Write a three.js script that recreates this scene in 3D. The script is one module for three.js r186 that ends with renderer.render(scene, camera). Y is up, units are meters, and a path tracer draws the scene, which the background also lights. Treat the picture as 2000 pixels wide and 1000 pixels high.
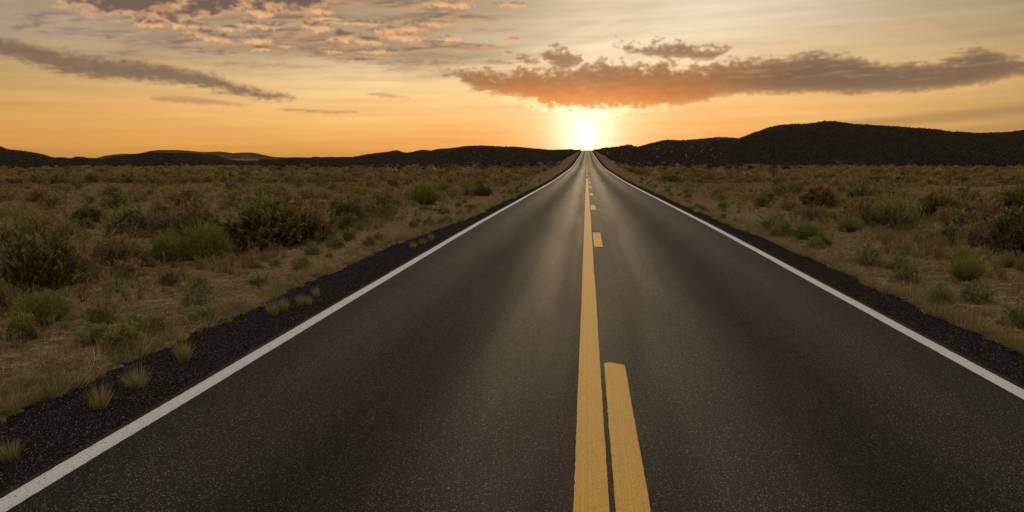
// A straight desert highway at sunset: two-lane road over sagebrush plain to a rise, dark hills, glowing sky.
import * as THREE from 'three';
import { mergeGeometries } from 'three/addons/utils/BufferGeometryUtils.js';
import { createNoise2D } from 'simplex-noise';

const scene = new THREE.Scene();
const renderer = new THREE.WebGLRenderer({ antialias: true });
renderer.toneMapping = THREE.LinearToneMapping;
renderer.toneMappingExposure = 1.08;
renderer.shadowMap.enabled = true;

// ---------------------------------------------------------------- camera: eye about 2 m above the solid centre line
const camera = new THREE.PerspectiveCamera(40.64, 2, 0.1, 30000);
camera.rotation.order = 'YXZ';
camera.position.set(0, 2.0, 0);
camera.rotation.set(THREE.MathUtils.degToRad(-8.03), THREE.MathUtils.degToRad(6.11), 0);

// ---------------------------------------------------------------- sun, low over the crest of the road
const SUN_AZ = -0.15, SUN_EL = 1.9;                       // degrees, azimuth from -z towards +x
const sun = new THREE.DirectionalLight(new THREE.Color(1.0, 0.72, 0.42), 1.0);
sun.name = 'sun';
{
  const a = THREE.MathUtils.degToRad(SUN_AZ), e = THREE.MathUtils.degToRad(SUN_EL);
  sun.position.set(Math.sin(a) * Math.cos(e) * 900, Math.sin(e) * 900, -Math.cos(a) * Math.cos(e) * 900);
  sun.target.position.set(0, 0, 0);
  sun.castShadow = true; sun.shadow.radius = 7; sun.shadow.mapSize.set(4096, 4096);
  Object.assign(sun.shadow.camera, { left: -90, right: 90, top: 60, bottom: -60, near: 300, far: 1100 });
  scene.add(sun, sun.target);
}

// ---------------------------------------------------------------- helpers
function mulberry(seed) {
  let s = seed >>> 0;
  return () => { s = (s + 0x6d2b79f5) | 0; let t = Math.imul(s ^ (s >>> 15), 1 | s); t = (t + Math.imul(t ^ (t >>> 7), 61 | t)) ^ t; return ((t ^ (t >>> 14)) >>> 0) / 4294967296; };
}
const noiseA = createNoise2D(mulberry(11)), noiseB = createNoise2D(mulberry(23)), noiseC = createNoise2D(mulberry(37));
function fbm(n, x, y, oct, gain = 0.5, lac = 2.03) {
  let s = 0, a = 1, t = 0;
  for (let i = 0; i < oct; i++) { s += a * n(x, y); t += a; a *= gain; x = x * lac + 17.3; y = y * lac - 9.1; }
  return s / t;
}
const clamp = (x, a = 0, b = 1) => Math.min(b, Math.max(a, x));
const lerp = (a, b, t) => a + (b - a) * t;
const step01 = (a, b, x) => { const t = clamp((x - a) / (b - a)); return t * t * (3 - 2 * t); };
const toLin = (c) => { c /= 255; return c <= 0.04045 ? c / 12.92 : Math.pow((c + 0.055) / 1.055, 2.4); };
const lin3 = (r, g, b) => [toLin(r), toLin(g), toLin(b)];
// piecewise-linear look-up in rows [x, v1, v2 ...] sorted by x
function look(rows, x, k) {
  const n = rows.length;
  if (x <= rows[0][0]) return rows[0][k];
  if (x >= rows[n - 1][0]) return rows[n - 1][k];
  let i = 1; while (rows[i][0] < x) i++;
  const t = (x - rows[i - 1][0]) / (rows[i][0] - rows[i - 1][0]);
  return lerp(rows[i - 1][k], rows[i][k], t);
}
// the same with a smooth curve through the points
function curve(rows, x, k = 1) {
  const n = rows.length;
  if (x <= rows[0][0]) return rows[0][k];
  if (x >= rows[n - 1][0]) return rows[n - 1][k];
  let i = 1; while (rows[i][0] < x) i++;
  const p = (j) => rows[clamp(j, 0, n - 1)], h = p(i)[0] - p(i - 1)[0], t = (x - p(i - 1)[0]) / h;
  const m0 = (p(i)[k] - p(i - 2)[k]) / Math.max(1e-6, p(i)[0] - p(i - 2)[0]) * h, m1 = (p(i + 1)[k] - p(i - 1)[k]) / Math.max(1e-6, p(i + 1)[0] - p(i - 1)[0]) * h;
  const t2 = t * t, t3 = t2 * t;
  return (2 * t3 - 3 * t2 + 1) * p(i - 1)[k] + (t3 - 2 * t2 + t) * m0 + (-2 * t3 + 3 * t2) * p(i)[k] + (t3 - t2) * m1;
}

// ---------------------------------------------------------------- tables: clouds and ridges as azimuth / elevation in degrees, plants in metres
const BANK = [[-11.06,6.56,6.48], [-10.44,6.76,6.33], [-10.03,6.85,5.89], [-9.21,6.69,5.50], [-8.18,6.94,5.22], [-7.15,6.66,5.06], [-6.11,6.98,4.90], [-4.87,7.10,4.66], [-3.62,6.93,4.25], [-1.97,7.04,4.00], [-0.21,7.38,3.91], [1.30,7.63,3.94], [2.73,7.33,4.00], [4.14,7.22,4.03], [5.73,7.41,4.09], [7.31,6.99,4.14], [9.25,7.00,4.34], [10.00,7.32,4.71], [11.51,7.45,4.83], [13.73,7.35,4.84], [15.53,7.49,4.78], [16.94,7.67,4.77], [17.98,7.57,4.73], [19.36,7.21,4.64], [20.70,6.88,4.63], [22.00,6.62,4.61], [23.89,6.54,4.59], [25.41,6.61,4.66], [26.28,7.05,4.75], [27.14,7.24,4.84], [28.28,6.89,5.04], [29.11,6.46,5.25], [29.93,6.30,5.26], [31.27,5.94,5.30], [32.80,5.63,5.38]];
const LENS = [[2.26,8.73,8.66], [3.67,8.62,8.20], [4.86,8.67,7.94], [6.83,8.76,7.80], [8.00,8.56,7.58], [9.55,8.24,7.41], [10.67,8.23,8.04]];
const PUFF_A = [[-3.64,8.08,7.92], [-3.02,8.46,7.52], [-2.41,8.61,7.28], [-1.79,8.37,7.20], [-0.77,7.89,7.50]];
const PUFF_B = [[-5.49,7.93,7.81], [-4.87,7.96,7.49], [-4.13,7.69,7.45]];
const STREAK = [[-48.07,8.64,7.71], [-44.82,8.22,7.24], [-41.76,7.61,6.84], [-40.14,7.30,6.45], [-38.46,6.94,5.90], [-36.68,6.74,5.71], [-35.14,6.63,5.73], [-33.54,6.59,5.67], [-31.90,6.47,5.61], [-30.22,6.23,5.47], [-28.85,6.00,5.15], [-27.45,5.47,4.91], [-26.01,5.10,4.65], [-23.42,4.72,4.57]];
const WISP_A = [[-33.34,4.36,4.25], [-31.34,4.55,4.03], [-29.62,4.46,3.94], [-27.86,4.22,3.92], [-26.42,4.07,3.95]];
const WISP_B = [[-24.40,3.81,3.77], [-22.32,3.78,3.54], [-20.38,3.73,3.53], [-18.41,3.68,3.64]];
const WISP_C = [[-17.77,5.16,5.08], [-16.37,5.14,4.78], [-14.36,4.89,4.77]];
const WISP_D = [[-42.31,0.76,0.69], [-40.36,0.64,0.50], [-37.72,0.48,0.41]];
const SLANT_A = [[14.66,2.22,2.11], [17.51,2.52,2.10], [20.90,2.85,2.27], [24.10,3.12,2.38], [27.09,3.36,2.61], [29.89,3.51,2.79], [33.73,3.71,3.02]];
const SLANT_B = [[23.55,1.78,1.57], [27.17,2.20,1.65], [29.97,2.45,1.86], [33.81,2.77,2.20]];
const TOP_A = [[-38.43,10.56,10.37], [-36.64,11.41,10.20], [-34.81,11.68,9.88], [-33.55,11.95,9.66], [-32.25,11.95,9.84], [-31.08,11.65,10.55]];
const TOP_B = [[-32.47,10.30,9.82], [-31.48,10.60,9.77], [-30.45,11.03,9.91], [-29.23,11.89,10.29], [-27.46,12.24,10.77], [-26.03,12.14,11.29]];
const TOP_C = [[-26.77,11.38,11.03], [-25.69,11.89,10.96], [-24.22,12.20,11.20], [-22.74,12.37,11.00], [-21.61,12.36,11.21], [-20.77,12.05,11.69]];
const PUFFS = [[-32.51,9.44,1.11,0.26], [-30.51,9.53,1.45,0.30], [-25.59,9.82,1.36,0.26], [-25.54,10.76,1.11,0.30], [-21.42,9.93,1.15,0.34], [-29.52,9.00,1.02,0.30], [-28.67,8.77,1.28,0.26], [-25.64,8.80,0.94,0.26], [-19.21,9.32,1.11,0.38], [-17.46,9.07,1.28,0.30], [-15.65,9.89,1.19,0.38], [-14.25,10.11,1.11,0.34], [-12.22,10.50,1.02,0.26], [-14.66,9.46,1.70,0.30], [-11.02,9.45,1.02,0.21], [-25.49,8.19,0.77,0.17], [-23.63,8.46,0.51,0.13], [-18.29,7.60,0.85,0.13], [-20.52,10.60,1.02,0.21], [-10.99,11.95,1.70,0.26], [-6.11,11.96,1.28,0.17], [-18.20,10.37,1.70,0.17], [-21.07,11.16,0.77,0.26], [-27.57,9.52,0.85,0.17], [-9.00,7.09,0.60,0.13], [-6.60,8.32,0.43,0.17], [-11.47,6.48,0.51,0.13], [-10.23,6.88,0.85,0.13], [-7.97,7.17,0.51,0.13], [-6.11,9.37,0.60,0.17], [-16.69,8.33,1.28,0.21], [-20.22,8.22,0.60,0.13]];
const RIDGE_A = [[-48.74,1.21], [-45.42,1.08], [-43.37,0.91], [-42.31,0.72], [-41.91,0.56], [-41.22,0.46], [-40.10,0.26], [-39.39,0.02], [-38.80,0.02], [-38.51,-0.09], [-38.05,0.05], [-37.59,0.02], [-37.08,-0.09], [-35.90,-0.23], [-34.31,-0.46]];
const RIDGE_B = [[-38.98,-0.44], [-37.46,-0.19], [-36.83,-0.09], [-35.56,0.16], [-34.58,0.28], [-33.26,0.46], [-32.26,0.39], [-31.06,0.40], [-29.85,0.29], [-28.97,0.21], [-28.44,-0.02], [-26.63,-0.21], [-25.51,-0.14], [-24.00,0.02], [-23.42,0.10], [-22.84,0.06], [-22.46,-0.02], [-21.87,0.14], [-21.29,0.06], [-20.12,-0.22], [-18.94,-0.67], [-17.74,-0.92]];
const RIDGE_C = [[-38.68,-0.30], [-37.14,-0.09], [-36.35,0.13], [-35.39,0.27], [-34.26,0.31], [-33.25,0.54], [-31.91,0.58], [-30.71,0.51], [-29.84,0.44], [-28.77,0.48], [-27.88,0.37], [-27.04,0.41], [-26.23,0.37], [-25.68,0.22], [-24.75,0.06], [-22.46,0.02], [-20.12,-0.18]];
const RIDGE_D = [[-25.52,-0.25], [-24.00,0.02], [-22.46,0.06], [-20.90,0.10], [-18.92,0.10], [-17.71,0.31], [-16.29,0.47], [-15.47,0.60], [-14.86,0.43], [-14.45,0.43], [-13.41,0.64], [-12.79,0.58], [-12.17,0.72], [-11.13,0.81], [-9.88,1.00], [-8.62,1.06], [-6.95,0.98], [-5.69,0.94], [-4.43,0.81], [-2.76,0.69], [-1.30,0.73], [-0.55,0.64]];
const RIDGE_E = [[0.37,0.68], [1.40,0.85], [2.42,0.93], [3.24,1.09], [3.64,1.04], [4.05,0.94], [5.06,1.20], [6.26,1.46], [7.45,1.43], [9.02,1.50], [10.18,1.59], [11.33,1.56], [12.01,1.50], [13.97,1.31], [16.17,0.98]];
const RIDGE_F = [[9.43,0.78], [11.34,1.25], [12.01,1.50], [13.01,1.86], [13.92,2.20], [15.01,2.37], [16.80,2.49], [18.02,2.58], [18.89,2.49], [20.92,2.27], [22.56,2.12], [24.15,1.98], [25.39,1.82], [26.31,1.68], [28.63,1.58], [30.00,1.76], [31.59,1.95], [33.85,2.01], [37.36,1.73], [41.50,1.16]];
const PLANTS = [
  ['sage',-8.19,-17.15,2.68,1.41,'large dome of green sagebrush beside the brown dry shrub near the verge'],
  ['dry',-6.94,-17.35,1.03,1.11,'brown dry shrub leaning against the large green sagebrush dome'],
  ['rabbit',-9.48,-14.61,0.65,0.72,'small yellowish rabbitbrush pressed against a taller rounded one'],
  ['rabbit',-8.35,-14.25,1.21,0.95,'tall rounded yellow-green rabbitbrush beside the large sagebrush dome'],
  ['sage',-9.85,-11.46,1.31,1.10,'dark open sagebrush with a bare trunk showing beneath its crown'],
  ['rabbit',-7.25,-8.39,0.71,0.48,'low bright yellow-green rabbitbrush in front of the bare-trunked sagebrush'],
  ['dry',-8.80,-9.27,0.78,0.69,'brown twiggy shrub at the bare-trunked sagebrush'],
  ['dry',-10.24,-14.08,1.53,0.75,'orange-brown dry shrub between sagebrush and rabbitbrush'],
  ['weed',-8.99,-12.52,0.81,0.37,'low green weed clump at the foot of the orange-brown shrub'],
  ['weed',-5.64,-9.37,0.49,0.39,'grey-green leafy weed on bare soil near the verge'],
  ['dead',-13.86,-19.24,1.72,0.79,'dead shrub with a long bare arching branch'],
  ['sage',-19.93,-25.83,1.44,0.81,'mid-green sagebrush behind the dead arching shrub'],
  ['rabbit',-18.31,-20.52,0.83,0.51,'small round green rabbitbrush on bare ground'],
  ['dry',-13.80,-23.07,1.34,1.08,'grey-brown dry shrub behind the tall rounded rabbitbrush'],
  ['rabbit',-7.42,-25.51,0.78,0.60,'neat round dark green bush standing alone near the verge'],
  ['sage',-7.84,-21.95,1.21,0.97,'dark brown-grey sagebrush behind the leaning dry shrub'],
  ['rabbit',-7.83,-33.44,1.49,1.14,'spreading olive bush above the yellow-green verge plants'],
  ['rabbit',-7.03,-29.89,0.75,0.28,'low yellow-green plant at the foot of the spreading olive bush'],
  ['weed',-5.62,-26.93,0.65,0.38,'bright green weed patch on the roadside verge'],
  ['sage',-11.53,-38.40,1.46,0.84,'dark olive sagebrush behind the neat round bush'],
  ['sage',-6.42,-42.19,1.39,0.71,'dark sagebrush close to the road on the plain'],
  ['weed',-5.54,-7.81,0.35,0.33,'sparse green weed growing in dry verge grass'],
  ['sage',-52.49,-64.99,2.59,0.96,'dark low sagebrush on the far plain edge'],
  ['rabbit',6.69,-12.79,0.61,0.47,'bright yellow-green round rabbitbrush on litter-strewn soil'],
  ['weed',5.81,-10.81,0.51,0.37,'leafy green weed in front of the bright round rabbitbrush'],
  ['rabbit',7.64,-18.47,0.26,0.47,'slim upright green plant standing alone on bare soil'],
  ['weed',5.63,-14.38,0.74,0.53,'pale grey-green weed at the edge of the cinder shoulder'],
  ['weed',5.56,-12.51,0.45,0.43,'small loose weed rooted in the cinder shoulder edge'],
  ['rabbit',5.87,-19.03,0.86,0.51,'fresh green clump on the verge beside the road'],
  ['weed',5.56,-21.39,1.15,0.63,'grey-green weed mat beside the fresh green clump'],
  ['dry',9.46,-25.19,1.29,1.07,'wide brown twiggy shrub beside a second brown shrub'],
  ['dry',10.57,-24.95,1.67,1.23,'tall brown shrub next to the olive sagebrush'],
  ['sage',14.29,-29.99,1.83,1.21,'rounded olive sagebrush beside the tall brown shrub'],
  ['sage',11.04,-18.91,1.42,1.22,'big dark sagebrush with dry grass at its foot'],
  ['sage',19.70,-33.94,1.92,1.30,'olive sagebrush standing behind the big dark one'],
  ['dry',10.51,-19.90,0.95,0.78,'straw-coloured dry shrub beside the big dark sagebrush'],
  ['dry',9.41,-33.48,1.05,0.64,'tan rounded dry shrub like a low mound'],
  ['sage',11.52,-35.79,2.04,1.26,'brown-green sagebrush behind the tan mound shrub'],
  ['rabbit',5.84,-30.42,0.53,0.41,'small bright green clump beside the shoulder'],
  ['rabbit',7.53,-39.78,0.75,0.44,'small mid-green clump farther along the verge'],
  ['rabbit',9.01,-17.70,0.32,0.23,'tiny olive clump behind the bright round rabbitbrush'],
  ['rabbit',9.24,-17.26,0.48,0.30,'small green cushion next to the tiny olive clump'],
  ['rabbit',9.31,-16.17,0.34,0.35,'small olive cushion of rabbitbrush on bare soil'],
  ['rabbit',9.32,-15.61,0.39,0.45,'small rust-tinged rabbitbrush cushion on bare soil'],
  ['rabbit',9.06,-18.87,0.59,0.38,'low rusty-green rabbitbrush beside the straw-coloured shrub'],
  ['weed',5.54,-9.26,0.49,0.40,'leafy weed with pale stalks hanging over the cinder shoulder'],
  ['weed',5.51,-11.24,0.32,0.25,'dry pale tuft at the shoulder edge below the round rabbitbrush'],
  ['tuft',-4.03,-5.18,0.22,0.21,'leaning straw-tipped grass tussock on dark cinders, second of three in a line'],
  ['tuft',-4.05,-5.69,0.25,0.22,'wide pale-tipped grass tussock on dark cinders'],
  ['tuft',-4.11,-6.52,0.21,0.24,'upright grass tussock where the cinders meet the verge'],
  ['tuft',-3.95,-4.16,0.20,0.15,'flattened green grass tussock lying on dark cinders'],
  ['tuft',-4.14,-8.68,0.21,0.21,'grass tussock on cinders, end of the tight row'],
  ['tuft',-4.13,-9.00,0.17,0.19,'small grass tussock inside the tight row on cinders'],
  ['tuft',-4.02,-9.25,0.17,0.18,'grass tussock in the middle of the tight row on cinders'],
  ['tuft',-3.90,-9.29,0.13,0.15,'smallest grass tussock of the tight row on cinders'],
  ['tuft',-4.04,-9.93,0.17,0.16,'grass tussock at the head of the tight row on cinders'],
  ['tuft',-4.00,-15.71,0.19,0.17,'tiny straw tussock on the narrow cinder strip'],
  ['tuft',-3.91,-16.27,0.20,0.18,'tiny green tussock on the narrow cinder strip'],
  ['tuft',-3.90,-17.12,0.21,0.19,'tiny pale tussock on the narrow cinder strip'],
];

// ---------------------------------------------------------------- sky: clear evening air with cloud layers, for every direction; overhead, out of view, brightened to light the ground
const AIR_AZ = [-180, -110, -60, -42, -31, -21, -11, -4, 0, 4, 10, 16, 24, 31, 60, 110, 180];
const AIR_EL = [0.4, 3, 6, 8.6, 11.8, 25, 50, 90];
const HIGH = [[146, 138, 127], [207, 203, 196], [222, 219, 214]];  // upper two rows raised above a natural sunset sky, to light the ground
const DUSK = [[114, 104, 100], [113, 105, 102], [112, 106, 104], [112, 107, 105], [113, 109, 107], [126, 122, 119], [204, 201, 196], [222, 219, 214]];  // behind the view: low belt dimmed, overhead rows raised as ground fill
const SIDE = [[140, 115, 86], [136, 116, 92], [128, 113, 96], [122, 111, 98], [120, 112, 102], [130, 124, 118], [205, 201, 195], [222, 219, 214]];  // out of view at the sides, with the same raised overhead rows
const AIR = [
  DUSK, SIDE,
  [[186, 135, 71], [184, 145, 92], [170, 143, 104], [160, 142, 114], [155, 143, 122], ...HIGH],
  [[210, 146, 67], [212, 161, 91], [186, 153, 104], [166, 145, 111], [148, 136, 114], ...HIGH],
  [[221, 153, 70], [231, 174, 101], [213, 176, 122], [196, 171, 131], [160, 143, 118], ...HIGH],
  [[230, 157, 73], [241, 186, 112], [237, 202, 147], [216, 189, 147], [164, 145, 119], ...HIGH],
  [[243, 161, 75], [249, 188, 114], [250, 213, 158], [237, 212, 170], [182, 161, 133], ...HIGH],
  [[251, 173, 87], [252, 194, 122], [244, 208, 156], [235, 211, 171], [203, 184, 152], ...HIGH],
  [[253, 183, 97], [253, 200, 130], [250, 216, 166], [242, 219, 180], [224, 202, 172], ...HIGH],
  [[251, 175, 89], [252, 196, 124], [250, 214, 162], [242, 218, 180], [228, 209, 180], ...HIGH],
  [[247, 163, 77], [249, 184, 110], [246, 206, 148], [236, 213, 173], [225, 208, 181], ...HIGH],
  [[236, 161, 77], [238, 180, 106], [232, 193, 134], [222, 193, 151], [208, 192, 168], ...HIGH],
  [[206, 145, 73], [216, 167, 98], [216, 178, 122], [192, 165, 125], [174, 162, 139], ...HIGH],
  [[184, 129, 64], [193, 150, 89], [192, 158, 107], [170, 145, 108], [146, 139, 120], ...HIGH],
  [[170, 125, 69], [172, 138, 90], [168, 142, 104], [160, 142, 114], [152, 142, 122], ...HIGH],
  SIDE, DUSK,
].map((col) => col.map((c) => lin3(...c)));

function bandDepth(rows, a, e, warp) {            // how far inside a cloud band, degrees (negative outside)
  if (a < rows[0][0] - 0.6 || a > rows[rows.length - 1][0] + 0.6) return -9;
  const over = Math.max(rows[0][0] - a, a - rows[rows.length - 1][0], 0);
  return Math.min(look(rows, a, 1) - e, e - look(rows, a, 2)) - over + warp;
}

function skyTexture() {
  const W = 4096, H = 2048, data = new Float32Array(W * H * 4);
  const grey = lin3(112, 90, 74), mauve = lin3(108, 93, 83), amber = lin3(226, 138, 58), brown = lin3(152, 104, 68), peach = lin3(238, 180, 124), tan = lin3(154, 127, 101), rim = lin3(255, 236, 176), peachAway = lin3(176, 162, 150), greyAway = lin3(132, 125, 123);
  const glowEdge = lin3(240, 178, 108), slate = lin3(96, 82, 76), c = [0, 0, 0];
  const over = (col, k) => { k = clamp(k); for (let i = 0; i < 3; i++) c[i] += (col[i] - c[i]) * k; };
  const tmp = [0, 0, 0];
  for (let row = 0; row < H; row++) {
    const e = ((row + 0.5) / H - 0.5) * 180, er = e * Math.PI / 180;
    const el = Math.max(e, 0.4);
    let ie = 0; while (ie < AIR_EL.length - 2 && AIR_EL[ie + 1] < el) ie++;
    const te = clamp((el - AIR_EL[ie]) / (AIR_EL[ie + 1] - AIR_EL[ie]));
    for (let colx = 0; colx < W; colx++) {
      const o = (row * W + colx) * 4;
      if (e < -2.5) { data[o] = 0.05; data[o + 1] = 0.042; data[o + 2] = 0.034; data[o + 3] = 1; continue; }
      // direction of this texel, and its azimuth from -z
      const phi = ((colx + 0.5) / W - 0.5) * 2 * Math.PI, dx = Math.cos(phi) * Math.cos(er), dz = Math.sin(phi) * Math.cos(er), dy = Math.sin(er);
      const a = Math.atan2(dx, -dz) * 180 / Math.PI;
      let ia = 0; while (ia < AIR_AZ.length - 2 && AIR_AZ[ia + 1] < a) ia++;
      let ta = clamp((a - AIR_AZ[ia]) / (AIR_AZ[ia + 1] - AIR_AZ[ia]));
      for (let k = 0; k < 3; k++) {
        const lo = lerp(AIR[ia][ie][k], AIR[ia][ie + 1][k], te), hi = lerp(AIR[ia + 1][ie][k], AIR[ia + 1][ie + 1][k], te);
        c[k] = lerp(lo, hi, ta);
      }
      const da = (a - SUN_AZ) * Math.cos(er), de = e - 1.5, dist = Math.hypot(da, de), toSun = clamp(1 - dist / 60);
      let cloudy = 0;
      const ahead0 = a > -64 && a < 50 && e < 28, up = dy + 0.05, px = dx / up, pz = dz / up;             // a flat cloud deck seen from below

      // thin high veil, drawn out across the sky
      {
        const wx = px + 0.5 * noiseB(px * 0.3, pz * 0.3), wz = pz + 0.5 * noiseC(px * 0.3, pz * 0.3);
        let v = fbm(noiseA, wx * 0.42 + wz * 0.1, wz * 0.95 - wx * 0.25, ahead0 ? 5 : 3) * 0.5 + 0.5;
        const left = step01(2, -10, a) * step01(-48, -30, a) * step01(5.6, 8.8, e) * step01(40, 14, e);
        const k = clamp(0.30 * step01(0.4, 0.8, v) * step01(4, 9, e) + left * (0.52 + 0.45 * step01(0.3, 0.75, v)));
        for (let i = 0; i < 3; i++) tmp[i] = lerp(tan[i], peachAway[i], step01(0.55, 0.1, toSun));
        over(tmp, k * 0.85);
      }
      // faint long streaks near the horizon
      if (e < 14) {
        const s = fbm(noiseB, a * 0.045 + e * 0.08, e * 1.25 - a * 0.02, 4) * 0.5 + 0.5;
        over([c[0] * 0.93, c[1] * 0.89, c[2] * 0.84], 0.75 * step01(0.45, 0.85, s) * step01(0, 1.5, e));
        over([Math.min(c[0] * 1.08, 1.6), c[1] * 1.08, c[2] * 1.1], 0.8 * step01(0.5, 0.2, s));
      }
      // broken high deck: small flakes, grey above and warm below; over the whole sky, thin in the clear part ahead
      if (e > 5) {
        const f1 = fbm(noiseC, px * 1.1 + 3, pz * 2.3, ahead0 ? 5 : 4, 0.56) * 0.5 + 0.5;
        const patch = fbm(noiseA, px * 0.22 + 40, pz * 0.3 + 7, 3) * 0.5 + 0.5;
        const ahead = step01(1, -8, a) * step01(-46, -34, a), clearPart = step01(-9, -1, a) * step01(50, 34, a) * step01(22, 14, e);
        const cover = clamp(lerp(0.42 + 0.35 * (patch - 0.5), 0.56, ahead * step01(30, 12, e)) - 0.4 * clearPart);
        const d = f1 - (1 - cover), body = step01(0.0, 0.13, d) * step01(5.6, 8, e);
        const f2 = fbm(noiseC, px * 1.1 + 3 + 0.03, pz * 2.3 - 0.10, ahead0 ? 5 : 3, 0.56) * 0.5 + 0.5;
        const lit = clamp(0.5 + (f1 - f2) * 5);
for (let i = 0; i < 3; i++) tmp[i] = lerp(lerp(greyAway[i], mauve[i], clamp(toSun * 1.5)), lerp(peachAway[i], peach[i], clamp(toSun * 1.4)), lit * 0.62);
        over(tmp, body * 0.7);
      }
      // the drawn-out clouds low over the plain
      if (a > -60 && a < 45 && e < 20 && e > -1) {
        const n1 = fbm(noiseA, a * 0.5, e * 1.15, 4, 0.55), n2 = fbm(noiseB, a * 1.25 + 9, e * 1.9, 3, 0.65), n3 = fbm(noiseC, a * 0.3 - e * 0.5, e * 2.9 - a * 0.12, 3, 0.6), n4 = fbm(noiseB, a * 0.16 - e * 0.3, e * 2.6 - a * 0.10 + 30, 3, 0.5);
        // dark high clouds at the upper edge of the view
        for (const rows of [TOP_A, TOP_B, TOP_C]) {
          const d = bandDepth(rows, a + 0.7 * n3, e + 0.25 * n1, 0.45 * n1 + 0.3 * n2);
          over(peach, step01(-0.5, 0.0, d) * 0.55);
          over(slate, step01(-0.25, 0.55, d) * 0.92);
        }
        for (const p of PUFFS) {
          const qa = (a - p[0]) / (p[2] * 1.25), qe = (e - p[1]) / (p[3] * 1.35);
          if (Math.abs(qa) > 2 || Math.abs(qe) > 2.6) continue;
          const q = 1 - Math.hypot(qa, qe) + 0.75 * n2 + 0.35 * n1, body = step01(0.0, 0.55, q);
          const shade = step01(-0.25, 0.55, qe + 0.5 * n1), pc = [0, 1, 2].map((i) => lerp(peach[i], lerp(mauve[i], tan[i], step01(-22, -8, a)), shade));
          over(pc, body * 0.85);
        }
        // long streak, its lower side soft
        { const d = bandDepth(STREAK, a + 0.5 * n3, e + 0.12 * n1, 0.10 * step01(-26, -34, a) + 0.26 * n3 + 0.22 * n2); over([0, 1, 2].map((i) => lerp(grey[i], tan[i], 0.18 + 0.2 * n1)), step01(-0.38, 0.28, d) * 0.9); }
        for (const [rows, k] of [[WISP_A, 0.5], [WISP_B, 0.6], [WISP_C, 0.5], [WISP_D, 0.35]]) {
          const d = bandDepth(rows, a + 0.4 * n3, e + 0.05 * n2, 0.10 * n3 + 0.05 * n2); over(lin3(150, 112, 78), step01(-0.07, 0.12, d) * k);
        }
        for (const [rows, k] of [[SLANT_A, 0.62], [SLANT_B, 0.4]]) { const d = bandDepth(rows, a, e, 0.12 * n3 + 0.05 * n1); over(lin3(158, 124, 84), step01(-0.25, 0.3, d) * k); }
        // the bank across the sun: ragged top, torn bright underside near the sun
        for (const [rows, isBank] of [[BANK, 1], [LENS, 0], [PUFF_A, 0], [PUFF_B, 0]]) {
          const smoothPart = step01(9, 15, a) * isBank, rag = lerp(1, 0.45, smoothPart);
          const ee = e + 0.10 * n1 * rag, aa = a + 0.5 * n3;
          const topE = look(rows, aa, 1), botE = look(rows, aa, 2);
          let d = bandDepth(rows, aa, ee, 0);
          if (d < -2) continue;
          const below = (ee - botE) < (topE - ee);
          const fringe = isBank * step01(9, 1, Math.abs(da + 0.3));
          const tear = below ? (0.26 * n2 + 0.2 * n1) * (0.5 + 1.4 * fringe) + 0.12 * n3 : (0.75 * n1 + 0.62 * n2) * rag + 0.42 * n3 * smoothPart + 0.12;
          if (!isBank) d += 0.05;
          d += tear;
          const high = clamp((ee - botE) / Math.max(0.4, topE - botE));
          const near = step01(15, 1.5, Math.hypot(da, de * 0.5));
          const warm = clamp(near * step01(7.0, 4.1, e) * 1.1);
          const thin = Math.exp(-2.2 * Math.max(0, d)), tone = 1 + 0.16 * n1 + 0.10 * n2 - 0.10 * high * (1 - near);
          const side = isBank ? step01(19, 8, Math.abs(da)) : 0.75;
          for (let i = 0; i < 3; i++) tmp[i] = lerp(lerp(grey[i], brown[i], side), amber[i], warm) * tone;
          for (let i = 0; i < 3; i++) tmp[i] = lerp(tmp[i], peach[i], 0.22 * thin * isBank);
          if (below && fringe > 0) over([rim[0] * 1.3, rim[1] * 1.25, rim[2] * 1.1], fringe * step01(-0.55, -0.15, d) * step01(0.26, 0.05, d) * (0.45 + 0.55 * step01(-0.4, 0.4, n2)));
          else if (below) over(glowEdge, step01(-0.35, 0, d) * 0.35 * smoothPart);
          const alpha = (1 - Math.exp(-(below ? 6 : 4.2) * Math.max(0, d + (below ? 0.04 : 0.10)))) * (isBank ? 0.97 - 0.25 * step01(0.15, 0.6, n4) * (0.25 + 0.75 * smoothPart) * step01(0.25, 0.6, high) : 0.9);
          over(tmp, alpha); cloudy = Math.max(cloudy, alpha);
        }
        // warm low flecks right of the bank
        { const d = fbm(noiseC, a * 0.8, e * 5, 4) - 0.25 - 1.2 * Math.abs(e - 4.3) - 0.12 * Math.abs(a - 26.5); over(lin3(170, 126, 78), step01(0, 0.3, d) * 0.5); }
      }
      // the glare of the sun in the air below the cloud
      {
        const under = step01(4.6, 3.2, e), q = Math.hypot(da * 0.95, de * (de > 0 ? 0.8 : 1));
        const clear = 1 - 0.8 * cloudy, g2 = Math.exp(-Math.pow(q / 2.15, 1.3)) * 1.2 * (0.45 + 0.55 * under) * clear, g3 = Math.exp(-q / 4.5) * 0.10 * clear;
        c[0] += g2 * 0.8 + g3; c[1] += g2 * 0.82 + g3 * 0.5; c[2] += g2 * 0.74 + g3 * 0.2;
      }
      data[o] = c[0]; data[o + 1] = c[1]; data[o + 2] = c[2]; data[o + 3] = 1;
    }
  }
  const t = new THREE.DataTexture(data, W, H, THREE.RGBAFormat, THREE.FloatType);
  t.mapping = THREE.EquirectangularReflectionMapping; t.magFilter = THREE.LinearFilter; t.minFilter = THREE.LinearFilter; t.needsUpdate = true;
  return t;
}
const skyMap = skyTexture();
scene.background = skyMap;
scene.environment = skyMap;

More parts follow.
